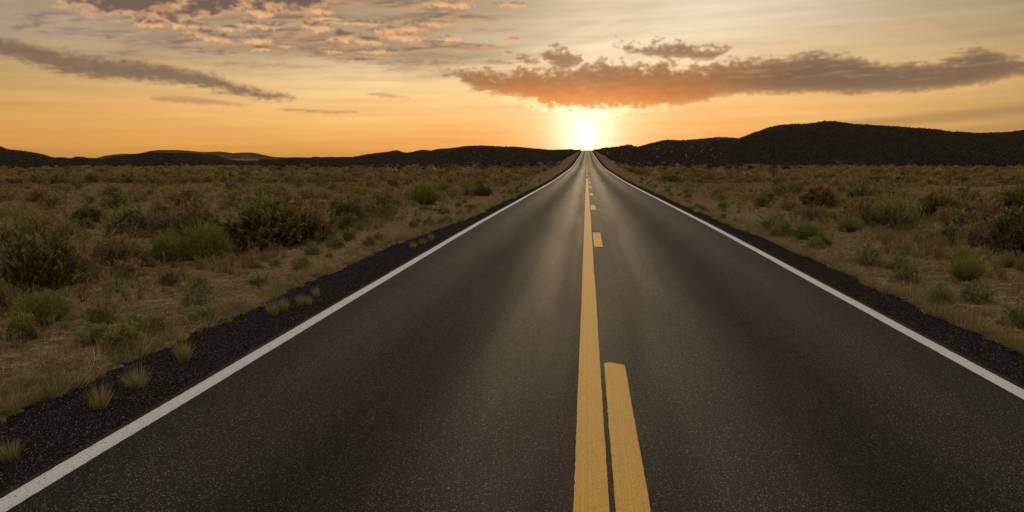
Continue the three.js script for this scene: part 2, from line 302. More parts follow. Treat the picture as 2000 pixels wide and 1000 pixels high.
// ---------------------------------------------------------------- land: road profile, plain and the rise that the road climbs
const ROAD_X = 0.2;                                        // middle of the road; the eye is a little left of it
const PROFILE = [[-60, 0], [-10, 0], [19, 0], [31, -0.06], [43, -0.13], [56, -0.2], [68, -0.25], [85, -0.25], [108, -0.17], [143, -0.1], [170, 0.12], [197, 0.5], [235, 1.15], [277, 1.95], [345, 3.4], [415, 4.95], [490, 6.55], [560, 8.05], [600, 8.75], [622, 8.9], [650, 8.7], [700, 7.4], [800, 3.5], [950, -3], [1200, -12], [9500, -60]];
const roadY = (z) => curve(PROFILE, -z);
const DEG = 180 / Math.PI;
// a ridge table gives the skyline; distance rows [azimuth, metres] say how far it stands
const riseAhead = [...RIDGE_D.map((r) => r), ...RIDGE_E.map((r) => r)];
const RISE_FAR = [[-26, 1100], [-18, 1000], [-10, 800], [-4, 660], [-0.6, 622], [0.4, 622], [4, 660], [9, 800], [12, 900], [17, 1000]];
function riseHeight(x, z) {                                // the broad rise either side of the road
  const r = Math.hypot(x, z), a = Math.atan2(x, -z) * DEG;
  if (z > 0 || a < -25.5 || a > 16.2) return 0;
  const far = look(RISE_FAR, a, 1), top = 2 + Math.tan(curve(riseAhead, a) / DEG) * far - 0.3;
  const foot = lerp(190, 215, clamp(Math.abs(a) / 12)), t = (r - foot) / (far - foot);
  const edge = step01(-25.5, -21, a) * step01(16.2, 13, a);
  let s = t < 1 ? step01(-0.02, 1.02, t) * 0.55 + 0.45 * clamp(t) ** 1.6 : 1 - step01(0, 1.3, t - 1) * 1.1;
  return Math.max(-2, top * s) * edge;
}
const vergeAt = (side, z) => (side < 0 ? lerp(5.14, 4.52, step01(15, 26, -z)) : lerp(4.72, 4.5, step01(14, 26, -z))) + 0.10 * noiseA(z * 0.35, side * 9) + 0.06 * noiseB(z * 1.1, side * 5);
function landY(x, z) {
  const d = Math.abs(x - ROAD_X), r = Math.hypot(x, z), ry = roadY(z), edge = vergeAt(x - ROAD_X, z);
  let g;                                                   // height against the road surface
  if (d < edge - 0.75) g = -0.34;
  else if (d < edge) g = lerp(-0.34, -0.105, step01(edge - 0.75, edge, d));
  else if (d < 6.2) g = lerp(-0.105, -0.15, (d - edge) / (6.2 - edge));
  else g = lerp(-0.15, -0.42, step01(6.2, 10.5, d));
  const off = step01(4.2, 5.2, d);
  if (r < 90) g += off * (0.042 * noiseA(x * 1.7, z * 1.7) + 0.028 * noiseB(x * 4.1, z * 4.1) + 0.012 * noiseC(x * 9.5, z * 9.5));
  g += step01(6, 13, d) * (0.16 * noiseB(x * 0.11, z * 0.11) + 0.07 * noiseC(x * 0.37, z * 0.37));
  const reachOut = lerp(70, 15, step01(120, 420, r)), near = step01(reachOut, reachOut * 0.35, d);    // close to the road the land follows it
  const plain = -0.35 + 1.1 * step01(60, 400, r) * noiseC(x * 0.004, z * 0.004) * step01(40, 160, d) + riseHeight(x, z);
  const far = plain + g + 0.35;
  return lerp(far, ry + g, near) - step01(1500, 6000, r) * 25;
}

// surface textures: fine grain only
function grainTexture(size, make, srgb) {
  const data = new Uint8Array(size * size * 4);
  make((i, r, g, b) => { data[i * 4] = r; data[i * 4 + 1] = g; data[i * 4 + 2] = b; data[i * 4 + 3] = 255; });
  const t = new THREE.DataTexture(data, size, size);
  t.wrapS = t.wrapT = THREE.RepeatWrapping; t.magFilter = THREE.LinearFilter; t.minFilter = THREE.LinearMipmapLinearFilter; t.generateMipmaps = true;
  if (srgb) t.colorSpace = THREE.SRGBColorSpace;
  t.needsUpdate = true;
  return t;
}
const toByte = (l) => { l = clamp(l); return Math.round(255 * (l <= 0.0031308 ? l * 12.92 : 1.055 * Math.pow(l, 1 / 2.4) - 0.055)); };
// stones packed at random on a torus: nearest-stone cells with a tone each
function stoneCells(size, cells, seed) {
  const rnd = mulberry(seed), px = new Float32Array(cells * cells), py = new Float32Array(cells * cells), tone = new Float32Array(cells * cells);
  for (let i = 0; i < cells * cells; i++) { px[i] = rnd(); py[i] = rnd(); tone[i] = rnd(); }
  const near = new Float32Array(size * size), id = new Float32Array(size * size);
  for (let y = 0; y < size; y++) for (let x = 0; x < size; x++) {
    const fx = x / size * cells, fy = y / size * cells, cx = Math.floor(fx), cy = Math.floor(fy);
    let best = 9, t = 0;
    for (let j = -1; j < 2; j++) for (let i = -1; i < 2; i++) {
      const gx = (cx + i + cells) % cells, gy = (cy + j + cells) % cells, k = gy * cells + gx;
      const ddx = cx + i + px[k] - fx, ddy = cy + j + py[k] - fy, d = ddx * ddx + ddy * ddy;
      if (d < best) { best = d; t = tone[k]; }
    }
    near[y * size + x] = Math.sqrt(best); id[y * size + x] = t;
  }
  return { near, id };
}
const cells = stoneCells(1024, 150, 5);                    // a tile of 1.6 m: stones of about 1 cm
const rndTex = mulberry(77);
const asphaltColour = grainTexture(1024, (set) => {
  for (let i = 0; i < 1024 * 1024; i++) {
    const t = cells.id[i], d = cells.near[i], stone = step01(0.62, 0.38, d);
    let l = lerp(0.14, 0.2 + 1.05 * t * t, stone) * (0.85 + 0.3 * rndTex());
    if (t > 0.945) l = 5 * stone + 0.2; if (t < 0.1) l *= 0.55;
    l *= 0.2;
    set(i, toByte(l * 1.04), toByte(l * (0.98 + 0.05 * (t - 0.5))), toByte(l * (0.9 + 0.1 * t)));
  }
}, true);
const asphaltBump = grainTexture(1024, (set) => { for (let i = 0; i < 1024 * 1024; i++) { const v = 255 * clamp(1 - cells.near[i] * 1.15) * (0.55 + 0.45 * cells.id[i]); set(i, v, v, v); } });
const soilCells = stoneCells(512, 60, 9);
const soilColour = grainTexture(512, (set) => {
  for (let y = 0; y < 512; y++) for (let x = 0; x < 512; x++) {
    const i = y * 512 + x, u = x / 512 * Math.PI * 2, v = y / 512 * Math.PI * 2;
    const n = fbm(noiseA, Math.cos(u) * 2.2 + Math.cos(v) * 1.3 + 5, Math.sin(u) * 2.2 + Math.sin(v) * 1.9, 5), m = noiseB(Math.cos(u) * 9 + Math.sin(v) * 8, Math.sin(u) * 9 + Math.cos(v) * 8);
    const l = 0.62 * (0.75 + 0.4 * n + 0.22 * m + 0.35 * (soilCells.id[i] - 0.5));
    set(i, toByte(l), toByte(l * (0.93 + 0.05 * m)), toByte(l * 0.84));
  }
}, true);
const soilBump = grainTexture(512, (set) => { for (let i = 0; i < 512 * 512; i++) { const v = 255 * clamp(1 - soilCells.near[i]) * (0.3 + 0.7 * soilCells.id[i]); set(i, v, v, v); } });

const mat = (o) => new THREE.MeshStandardMaterial({ roughness: 0.95, metalness: 0, ...o });
const matte = (o) => new THREE.MeshPhysicalMaterial({ roughness: 1, metalness: 0, specularIntensity: 0, ...o });   // loose ground hardly shines
const M = {
  soil: matte({ map: soilColour, bumpMap: soilBump, bumpScale: 0.03, vertexColors: true }),
  hill: matte({ vertexColors: true }),
  cinder: matte({ color: new THREE.Color(0.075, 0.062, 0.054), map: asphaltColour.clone(), bumpMap: asphaltBump.clone(), bumpScale: 0.007, roughness: 0.95 }),
};
M.cinder.color.multiplyScalar(4.2); M.cinder.map.repeat.set(1.6, 1.6); M.cinder.bumpMap.repeat.set(1.6, 1.6); M.cinder.bumpMap.needsUpdate = true; M.cinder.map.needsUpdate = true;

function sheet(name, rows, cols, at, material, parent, tint) {   // a grid of points at(i, j) -> [x, y, z, u, v]
  const p = new Float32Array(rows * cols * 3), uv = new Float32Array(rows * cols * 2), col = tint && new Float32Array(rows * cols * 3), index = [];
  for (let i = 0; i < rows; i++) for (let j = 0; j < cols; j++) {
    const k = i * cols + j, q = at(i, j);
    p.set(q.slice(0, 3), k * 3); uv[k * 2] = q[3]; uv[k * 2 + 1] = q[4];
    if (tint) col.set(tint(q[0], q[1], q[2], i, j), k * 3);
    if (i && j) index.push(k - cols - 1, k - 1, k - cols, k - cols, k - 1, k);
  }
  const g = new THREE.BufferGeometry();
  g.setAttribute('position', new THREE.BufferAttribute(p, 3)); g.setAttribute('uv', new THREE.BufferAttribute(uv, 2));
  if (tint) g.setAttribute('color', new THREE.BufferAttribute(col, 3));
  g.setIndex(index); g.computeVertexNormals();
  const m = new THREE.Mesh(g, material); m.name = name; m.castShadow = m.receiveShadow = true;
  (parent || scene).add(m);
  return m;
}
const structure = (o) => { o.userData.kind = 'structure'; return o; };

// ground: one sheet round the eye to beyond the hills, fine where the view is
{
  const rad = [0.6]; while (rad[rad.length - 1] < 9000) { const r = rad[rad.length - 1]; rad.push(r * (r < 60 ? 1.0125 : 1.03)); }
  const ang = []; for (let a = -180; a < -50; a += 2.5) ang.push(a); for (let a = -50; a < 42; a += 0.2) ang.push(a); for (let a = 42; a <= 180.01; a += 2.3) ang.push(Math.min(a, 180));
  ang[ang.length - 1] = 180;
  structure(sheet('ground', ang.length, rad.length, (i, j) => {
    const a = ang[i] / DEG, r = rad[j], x = Math.sin(a) * r, z = -Math.cos(a) * r;
    return [x, landY(x, z), z, x / 2.6, z / 2.6];
  }, M.soil, null, (x, y, z) => {
    // bare sandy soil, straw litter and dark crust in patches
    const n = fbm(noiseA, x * 0.16 + 3, z * 0.16, 4) * 0.5 + 0.5, m = fbm(noiseB, x * 0.55, z * 0.55 + 8, 3) * 0.5 + 0.5, w = fbm(noiseC, x * 0.03, z * 0.03, 3) * 0.5 + 0.5;
    const k = 0.75 + 0.5 * n, straw = step01(0.45, 0.75, m), brush = step01(0.35, 0.7, w) * 0.5;
    const c = [lerp(0.40, 0.46, straw) * k, lerp(0.27, 0.335, straw) * k, lerp(0.165, 0.175, straw) * k];
    return [lerp(c[0], 0.24, brush), lerp(c[1], 0.175, brush), lerp(c[2], 0.095, brush)];
  }));
}
// hills beyond the plain: each a body with its ridge at the table's skyline and slopes fore and aft
const hillSides = [];                                      // for the scrub: each hill's surface by (along 0..1, fore-aft -1..1)
function hill(name, ridge, far, depth, tone, rough) {
  const n = 220, rows = 46, a0 = ridge[0][0], a1 = ridge[ridge.length - 1][0];
  const surface = (u, t) => {
    const a = lerp(a0, a1, u), r = far + t * depth, skew = fbm(noiseB, a * 0.5 + far, t * 2, 3) * depth * 0.03;
    const top = 2 + Math.tan(curve(ridge, a) / DEG) * far - SCRUB, s = 1 - Math.abs(t), slope = s * s * (3 - 2 * s) * 0.6 + 0.4 * s;
    const ends = step01(0, 0.06, u) * step01(1, 0.94, u), x = Math.sin(a / DEG) * (r + skew), z = -Math.cos(a / DEG) * (r + skew);
    const bump = rough * fbm(noiseC, x * 14 / far, z * 14 / far, 5) * s * (1 - s) * 4 + rough * 0.16 * noiseA(x * 190 / far, z * 190 / far) * step01(0, 0.3, s), base = -0.9;
    return [x, base + (top - base) * slope * lerp(0.2, 1, ends) + bump * 0.6, z, x / 8, z / 8];
  };
  structure(sheet(name, n, rows, (i, j) => surface(i / (n - 1), j / (rows - 1) * 2 - 1), M.hill, null, (x, y, z) => {
    const k = 0.8 + 0.5 * fbm(noiseA, x * 30 / far, z * 30 / far, 4);
    return [tone[0] * k, tone[1] * k, tone[2] * k];
  }));
  hillSides.push({ surface, a0, a1, far, depth });
}
const SCRUB = 1.0;                                         // how far the scrub stands above the hills' soil
const HILL_TONE = [0.10, 0.077, 0.057];                    // brown stony soil under the scrub
hill('hill', RIDGE_A, 900, 715, HILL_TONE, 3);
hill('hill_001', RIDGE_B, 620, 435, HILL_TONE, 1.6);
hill('hill_002', RIDGE_C, 4600, 1200, HILL_TONE, 12);
hill('hill_003', RIDGE_F, 950, 755, HILL_TONE, 5);

// ---------------------------------------------------------------- road
const HALF = 3.6;                                          // middle to edge line
const PAVED = 3.74;
const crown = (x) => -0.010 * Math.abs(x - ROAD_X);
const surfaceY = (x, z) => roadY(z) + crown(x);
const zRows = []; { let z = 14; while (z > -900) { zRows.push(z); z -= clamp(0.25 + Math.max(0, -z - 10) * 0.012, 0.25, 5); } }
// polish and oil lengthwise: rougher in the middle of each lane, smoother in the wheel tracks
const trackRough = grainTexture(256, (set) => {
  for (let y = 0; y < 256; y++) for (let x = 0; x < 256; x++) {
    const w = (x / 255 - 0.5) * 2 * PAVED, v = y / 256 * Math.PI * 2, lane = Math.abs(w) - 1.85;
    const oil = Math.exp(-Math.pow(lane / 0.42, 2)), wheel = Math.exp(-Math.pow((lane - 0.95) / 0.36, 2)) + Math.exp(-Math.pow((lane + 0.95) / 0.36, 2));
    const n = noiseA(w * 1.4, Math.cos(v) * 1.5 + 3) * 0.5 + noiseB(w * 3.1 + Math.sin(v), Math.sin(v) * 2.5) * 0.5;
    const r = clamp(0.75 - 0.07 * wheel + 0.12 * oil + 0.05 * n);
    set(y * 256 + x, 255 * r, 255 * r, 255 * r);
  }
});
trackRough.channel = 1;
M.asphalt = new THREE.MeshPhysicalMaterial({ metalness: 0, specularIntensity: 0.2, map: asphaltColour, bumpMap: asphaltBump, bumpScale: 0.0035, roughnessMap: trackRough, roughness: 1, vertexColors: true });
const ROADCOLS = 53;
const road = structure(sheet('road', zRows.length, ROADCOLS, (i, j) => {
  const x = ROAD_X - PAVED + (2 * PAVED * j) / (ROADCOLS - 1), z = zRows[i];
  return [x, surfaceY(x, z), z, x / 1.05, z / 1.05];
}, M.asphalt, null, (x, y, z) => {
  const w = x - ROAD_X, lane = Math.abs(w) - 1.85, wob = 0.12 * noiseA(z * 0.04, w > 0 ? 3 : 9);
  const oil = Math.exp(-Math.pow((lane + wob) / 0.5, 2)), wheel = Math.exp(-Math.pow((lane + wob - 0.95) / 0.36, 2)) + Math.exp(-Math.pow((lane + wob + 0.95) / 0.36, 2));
  const k = 0.185 * (1 - 0.30 * oil + 0.38 * wheel + 0.16 * fbm(noiseB, x * 0.9, z * 0.16, 4) + 0.13 * fbm(noiseC, x * 3.2, z * 0.11, 3));
  return [k * 1.12, k, k * 0.86];
}));
{ // second set of texture coordinates: across the road and along it
  const p = road.geometry.attributes.position, uv1 = new Float32Array(p.count * 2);
  for (let i = 0; i < p.count; i++) { uv1[i * 2] = (p.getX(i) - ROAD_X + PAVED) / (2 * PAVED); uv1[i * 2 + 1] = p.getZ(i) / 60; }
  road.geometry.setAttribute('uv1', new THREE.BufferAttribute(uv1, 2));
}
// paint with worn-through grains
const paintGrain = (seed, wear, lowR, lowG, lowB) => grainTexture(512, (set) => {
  const rnd = mulberry(seed), scuff = Array.from({ length: 512 }, (_, x) => noiseB(Math.cos(x / 512 * 6.2832) * 9 + seed, Math.sin(x / 512 * 6.2832) * 9));
  for (let y = 0; y < 512; y++) for (let x = 0; x < 512; x++) {
    const i = y * 512 + x, k = (y * 2 % 1024) * 1024 + (x * 2 % 1024), t = cells.id[k], d = cells.near[k];
    const u = x / 512 * Math.PI * 2, v = y / 512 * Math.PI * 2, n = fbm(noiseC, Math.cos(u) * 2 + Math.cos(v) * 3, Math.sin(u) * 2 + Math.sin(v) * 3, 3);
    let l = 0.80 + 0.22 * (t - 0.5) + 0.10 * (rnd() - 0.5) + 0.08 * n + 0.10 * scuff[x] - 0.30 * step01(0.42, 0.7, d);
    const worn = t + 0.35 * n > 1.0 - wear;
    set(i, toByte(worn ? lowR : l), toByte(worn ? lowG : l), toByte(worn ? lowB : l));
  }
}, true);
M.whitePaint = mat({ color: new THREE.Color(0.93, 0.92, 0.90), map: paintGrain(3, 0.11, 0.34, 0.33, 0.32), bumpMap: asphaltBump, bumpScale: 0.004, roughness: 0.75 });
M.yellowPaint = mat({ color: new THREE.Color(0.95, 0.515, 0.062), map: paintGrain(4, 0.15, 0.5, 0.5, 0.55), bumpMap: asphaltBump, bumpScale: 0.004, roughness: 0.72 });
function stripe(name, xMid, width, z0, z1, material, seed, ragged) {
  const zs = []; { let z = z0; while (z > z1) { zs.push(z); z -= clamp(0.035 + Math.max(0, -z - 4) * 0.006, 0.035, 4); } zs.push(z1); }
  const cols = 5;
  const m = sheet(name, zs.length, cols, (i, j) => {
    const z = zs[i], s = j / (cols - 1) * 2 - 1, rag = Math.abs(s) === 1 ? 0.002 * noiseA(z * 19 + seed, s * 7) + 0.002 * noiseB(z * 47, s * 5 + seed) : 0;
    let zz = z;
    if (ragged && i === zs.length - 1) zz -= 0.03 * noiseC(s * 2.1, seed) - (s > 0.4 ? 0.14 * (s - 0.4) : 0);
    const x = xMid + s * width / 2 + rag * Math.sign(s) + 0.006 * noiseA(z * 0.3, seed);
    return [x, surfaceY(x, zz) + 0.004 - (Math.abs(s) === 1 ? 0.002 : 0), zz, x / 0.8, zz / 0.8];
  }, material, road);
  return m;
}
stripe('edge_line', ROAD_X - HALF, 0.16, 13, -880, M.whitePaint, 1);
stripe('edge_line_001', ROAD_X + HALF, 0.16, 13, -880, M.whitePaint, 2);
stripe('centre_line', 0.06, 0.205, 13, -79, M.yellowPaint, 3);
let dashNumber = 0;
const dash = (x, zNear) => stripe('centre_dash' + (dashNumber++ ? '_' + String(dashNumber - 1).padStart(3, '0') : ''), x, zNear > -50 ? 0.2 : 0.2, zNear, zNear - 3.1, M.yellowPaint, 10 + dashNumber, true);
for (let k = 0; k < 7; k++) dash(0.298, -3.55 - 12.2 * k);
for (let z = -92; z > -600; z -= 12.2) dash(0.05, z);

// cinder shoulders, falling away from the pavement and running under the soil
for (const side of [-1, 1]) {
  const zs = []; { let z = 14; while (z > -900) { zs.push(z); z -= clamp(0.12 + Math.max(0, -z - 8) * 0.012, 0.12, 5); } }
  const cols = 26, d0 = PAVED - 0.06;
  structure(sheet(side < 0 ? 'road_shoulder' : 'road_shoulder_001', zs.length, cols, (i, j) => {
    const t = j / (cols - 1), d = d0 + t * 2.2, z = zs[i], x = ROAD_X + side * d;
    const lump = -z < 60 ? (0.014 * noiseA(x * 5, z * 5) + 0.008 * noiseB(x * 12, z * 12)) * step01(d0 + 0.03, d0 + 0.4, d) : 0;
    return [x, surfaceY(ROAD_X + side * PAVED, z) - 0.012 - 0.068 * (d - d0) - 0.11 * Math.max(0, d - 5.0) + lump, z, x / 2, z / 2];
  }, M.cinder));
}

// fine cracks in the lane by the grass tussocks
{
  M.crack = matte({ color: new THREE.Color(0.006, 0.005, 0.004) });
  const rnd = mulberry(515);
  const crack = (x0, z0, heading, length, number) => {
    const pts = []; let x = x0, z = z0, h = heading;
    for (let s = 0; s < length; s += 0.035) { pts.push([x, z, h]); h += (rnd() - 0.5) * 0.9 + (heading - h) * 0.18; x += Math.cos(h) * 0.035; z += Math.sin(h) * 0.035; }
    sheet('crack' + (number ? '_' + String(number).padStart(3, '0') : ''), pts.length, 2, (i, j) => {
      const [px, pz, ph] = pts[i], w = 0.0045 * Math.sin(Math.PI * (i + 0.5) / pts.length) * (0.6 + 0.6 * Math.abs(noiseA(i * 0.4, number))) * (j ? 1 : -1);
      const qx = px - Math.sin(ph) * w, qz = pz + Math.cos(ph) * w;
      return [qx, surfaceY(qx, qz) + 0.003, qz, 0, 0];
    }, M.crack, road);
  };
  [[-2.5, -10.2, 0.2, 0.9], [-2.1, -9.6, -0.2, 0.7], [-1.75, -10.8, 0.35, 0.8], [-2.6, -11.4, -0.1, 1.1], [-2.0, -12.2, 0.15, 0.9], [-1.62, -5.5, -0.1, 0.16], [-1.58, -5.15, 0.1, 0.1], [-2.4, -14.5, 0.1, 1.3], [1.7, -8.4, 0.1, 0.5], [2.4, -13.0, -0.2, 0.8]].forEach((c, i) => crack(...c, i));
}

// ---------------------------------------------------------------- plants
class Leaves {                                             // many small faces with a colour each, joined into one geometry
  constructor() { this.p = []; this.c = []; this.n = []; }
  tri(a, b, c, col, nrm) { this.p.push(...a, ...b, ...c); for (let i = 0; i < 3; i++) { this.c.push(...col); if (nrm) this.n.push(...nrm); } }
  build(smooth) {
    const g = new THREE.BufferGeometry();
    g.setAttribute('position', new THREE.Float32BufferAttribute(this.p, 3)); g.setAttribute('color', new THREE.Float32BufferAttribute(this.c, 3));
    g.computeVertexNormals();
    return g;
  }
  // a lance-shaped leaf
  leaf(b, d, len, w, col, rnd) {
    let sx = d[1] * 0.3 - d[2] + (rnd() - 0.5), sy = (rnd() - 0.5) * 1.2, sz = d[0] + (rnd() - 0.5); const l = Math.hypot(sx, sy, sz) || 1; sx *= w / l / 2; sy *= w / l / 2; sz *= w / l / 2;
    const m = [b[0] + d[0] * len * 0.5, b[1] + d[1] * len * 0.5, b[2] + d[2] * len * 0.5], e = [b[0] + d[0] * len, b[1] + d[1] * len, b[2] + d[2] * len];
    const L = [m[0] - sx, m[1] - sy, m[2] - sz], R = [m[0] + sx, m[1] + sy, m[2] + sz];
    this.tri(b, R, L, col); this.tri(L, R, e, col);
  }
  // a curving blade or stalk of a few segments that tapers to its tip
  blade(b, d, len, w, droop, seg, col, rnd) {
    const a = rnd() * 6.283, sx = Math.cos(a) * w / 2, sz = Math.sin(a) * w / 2;
    let q = [...b], v = [...d], last = null;
    for (let i = 0; i <= seg; i++) {
      const k = 1 - i / seg * 0.92, L = [q[0] - sx * k, q[1], q[2] - sz * k], R = [q[0] + sx * k, q[1], q[2] + sz * k];
      if (last) { this.tri(last[0], last[1], L, col); if (i < seg) this.tri(L, last[1], R, col); }
      last = [L, R];
      q = [q[0] + v[0] * len / seg, q[1] + v[1] * len / seg, q[2] + v[2] * len / seg];
      v = [v[0], v[1] - droop / seg, v[2]]; const l = Math.hypot(...v); v = v.map((t) => t / l);
    }
  }
  // a twig with three sides
  twig(a, b, r0, r1, col) {
    const d = [b[0] - a[0], b[1] - a[1], b[2] - a[2]], l = Math.hypot(...d) || 1, u = Math.abs(d[1] / l) > 0.9 ? [1, 0, 0] : [0, 1, 0];
    const s = [d[1] * u[2] - d[2] * u[1], d[2] * u[0] - d[0] * u[2], d[0] * u[1] - d[1] * u[0]], sl = Math.hypot(...s); s.forEach((t, i) => { s[i] = t / sl; });
    const t = [(d[1] * s[2] - d[2] * s[1]) / l, (d[2] * s[0] - d[0] * s[2]) / l, (d[0] * s[1] - d[1] * s[0]) / l];
    const ring = (c, r) => [0, 1, 2].map((k) => { const an = k * 2.094; return c.map((q, i) => q + (s[i] * Math.cos(an) + t[i] * Math.sin(an)) * r); });
    const A = ring(a, r0), B = ring(b, r1);
    for (let k = 0; k < 3; k++) { const n = (k + 1) % 3; this.tri(A[k], B[k], A[n], col); this.tri(A[n], B[k], B[n], col); }
  }
}
const pick = (rnd, list) => list[Math.floor(rnd() * list.length)];
const vary = (rnd, c, k) => { const s = 1 + (rnd() - 0.5) * 2 * k; return [c[0] * s * (1 + (rnd() - 0.5) * 0.2), c[1] * s, c[2] * s * (1 + (rnd() - 0.5) * 0.2)]; };
const unit = (x, y, z) => { const l = Math.hypot(x, y, z) || 1; return [x / l, y / l, z / l]; };

// a rounded shrub of unit width 1 and height 1: woody limbs reach into an uneven dome filled with leafy sprigs
function shrubShape(seed, o) {
  const rnd = mulberry(seed), wood = new Leaves(), leaf = new Leaves(), phase = rnd() * 6.28, twist = rnd() * 6.28;
  // the dome's reach in a direction: lobed, with a dent or two
  const reach = (az, lift) => (0.84 + 0.10 * Math.sin(az * 2 + phase) + 0.07 * Math.sin(az * 3 + phase * 2.7 + lift * 2) + 0.06 * Math.sin(az * 5 + twist + lift * 5) + 0.05 * Math.sin(lift * 7 + az * 4 + twist));
  const at = (az, lift, k) => { const R = reach(az, lift) * k; return [Math.cos(az) * Math.cos(lift) * 0.5 * R, (0.06 + Math.sin(lift) * 0.94) * R, Math.sin(az) * Math.cos(lift) * 0.5 * R]; };
  const ends = [];
  for (let i = 0; i < o.limbs; i++) {
    const az = (i + rnd()) / o.limbs * 6.283, lift = Math.asin(clamp(0.08 + 0.92 * rnd())), end = at(az, lift, 0.62 + 0.25 * rnd()), root = [Math.cos(az) * 0.05 * rnd(), 0, Math.sin(az) * 0.05 * rnd()];
    const mid = [end[0] * 0.5 + (rnd() - 0.5) * 0.08, end[1] * 0.42, end[2] * 0.5 + (rnd() - 0.5) * 0.08], wc = vary(rnd, o.wood, 0.3);
    wood.twig(root, mid, 0.014, 0.009, wc); wood.twig(mid, end, 0.009, 0.004, wc);
    ends.push([mid, end, wc]);
  }
  const n = o.limbs * o.sprigs;
  for (let k = 0; k < n; k++) {
    const az = rnd() * 6.283, lift = Math.asin(clamp(0.02 + 0.98 * Math.pow(rnd(), 0.85))), shell = 0.5 + 0.5 * Math.pow(rnd(), 0.45);
    const tip = at(az, lift, shell * (0.96 + 0.10 * rnd())), out = unit(tip[0] * 2, tip[1] * 0.8 + 0.15, tip[2] * 2);
    const dir = unit(out[0] * 0.7 + (rnd() - 0.5) * o.loose, 0.55 + out[1] * 0.6 + (rnd() - 0.5) * o.loose * 0.5, out[2] * 0.7 + (rnd() - 0.5) * o.loose), len = o.sprig * (0.6 + 0.8 * rnd());
    const q = [tip[0] - dir[0] * len * 0.7, Math.max(0.01, tip[1] - dir[1] * len), tip[2] - dir[2] * len * 0.7], base = pick(rnd, o.colours);
    if (k % 3 === 0) { const [mid, end, wc] = ends[Math.floor(az / 6.2832 * ends.length) % ends.length]; wood.twig(rnd() < 0.6 ? end : mid, tip, 0.004, 0.0015, wc); }
    for (let m = 0; m < o.leaves; m++) {
      const s = rnd(), b = q.map((v, c) => lerp(v, tip[c], s) + (rnd() - 0.5) * 0.02);
      const d = unit(dir[0] * o.along + (rnd() - 0.5) * 1.1, dir[1] * o.along + (rnd() - 0.4) * 1.0, dir[2] * o.along + (rnd() - 0.5) * 1.1);
      leaf.leaf(b, d, o.leaf * (0.6 + 0.8 * rnd()), o.leaf * o.slim, vary(rnd, base, 0.28), rnd);
    }
  }
  return { wood: wood.build(), leaf: leaf.build() };
}
// a broom-like shrub: hundreds of thin upright stems fanning from the crown, leafy at the ends
function broomShape(seed, o) {
  const rnd = mulberry(seed), wood = new Leaves(), leaf = new Leaves(), phase = rnd() * 6.28;
  for (let i = 0; i < o.stems; i++) {
    const az = rnd() * 6.283, lean = Math.pow(rnd(), 0.55) * o.spread, R = (0.86 + 0.12 * Math.sin(az * 3 + phase)) * (0.8 + 0.25 * rnd());
    const b = [Math.cos(az) * 0.12 * rnd(), 0, Math.sin(az) * 0.12 * rnd()];
    const e = [Math.cos(az) * Math.sin(lean) * 0.5 * R, (Math.cos(lean) * 0.85 + 0.12) * R, Math.sin(az) * Math.sin(lean) * 0.5 * R], d = unit(e[0] - b[0], e[1] - b[1], e[2] - b[2]), len = Math.hypot(e[0] - b[0], e[1] - b[1], e[2] - b[2]);
    wood.blade(b, d, len * 0.75, o.width * 0.9, -0.15, 2, vary(rnd, pick(rnd, o.stalk), 0.25), rnd);
    const base = pick(rnd, o.colours);
    for (let m = 0; m < o.leaves; m++) {
      const s = 0.35 + 0.65 * Math.sqrt(rnd()), q = b.map((v, c) => lerp(v, e[c], s) + (rnd() - 0.5) * 0.05), dd = unit(d[0] + (rnd() - 0.5) * 0.8, d[1] + 0.3 + (rnd() - 0.5) * 0.6, d[2] + (rnd() - 0.5) * 0.8);
      leaf.leaf(q, dd, o.leaf * (0.6 + 0.8 * rnd()), o.leaf * o.slim, vary(rnd, base, 0.25), rnd);
    }
  }
  return { wood: wood.build(), leaf: leaf.build() };
}
function tuftShape(seed, o) {                              // a grass tussock of curving blades
  const rnd = mulberry(seed), g = new Leaves();
  for (let i = 0; i < o.blades; i++) {
    const az = rnd() * 6.283, lean = Math.pow(rnd(), 0.7) * o.spread, b = [Math.cos(az) * o.foot * rnd(), 0, Math.sin(az) * o.foot * rnd()];
    const d = unit(Math.cos(az) * Math.sin(lean) + (o.wind || 0), Math.cos(lean), Math.sin(az) * Math.sin(lean));
    g.blade(b, d, 0.65 + 0.5 * rnd(), o.width * (0.7 + 0.6 * rnd()), o.droop * rnd(), 3, vary(rnd, pick(rnd, o.colours), 0.25), rnd);
  }
  return g.build();
}
const leafMat = (o = {}) => new THREE.MeshPhysicalMaterial({ vertexColors: true, roughness: 0.9, transmission: 0.35, thickness: 0, side: THREE.DoubleSide, specularIntensity: 0.35, ...o });
M.leaf = leafMat(); M.wood = matte({ vertexColors: true }); M.grass = leafMat({ transmission: 0.4 });

const GREEN = [[0.268, 0.247, 0.068], [0.314, 0.278, 0.084], [0.221, 0.214, 0.061], [0.347, 0.289, 0.091]];
const DARK = [[0.178, 0.149, 0.055], [0.209, 0.168, 0.065], [0.229, 0.171, 0.068], [0.146, 0.129, 0.046]];
const OLIVE = [[0.283, 0.245, 0.058], [0.333, 0.276, 0.065], [0.216, 0.199, 0.052], [0.349, 0.254, 0.078]];
const FRESH = [[0.193, 0.237, 0.042], [0.234, 0.270, 0.048], [0.158, 0.203, 0.042], [0.261, 0.249, 0.053]];
const RUST = [[0.352, 0.214, 0.077], [0.288, 0.184, 0.070], [0.384, 0.243, 0.100], [0.241, 0.147, 0.062]];
const TAN = [[0.430, 0.290, 0.132], [0.353, 0.234, 0.108], [0.476, 0.333, 0.150], [0.292, 0.198, 0.090]];
const GREYLEAF = [[0.288, 0.266, 0.125], [0.248, 0.243, 0.100], [0.337, 0.295, 0.138], [0.224, 0.222, 0.088]];
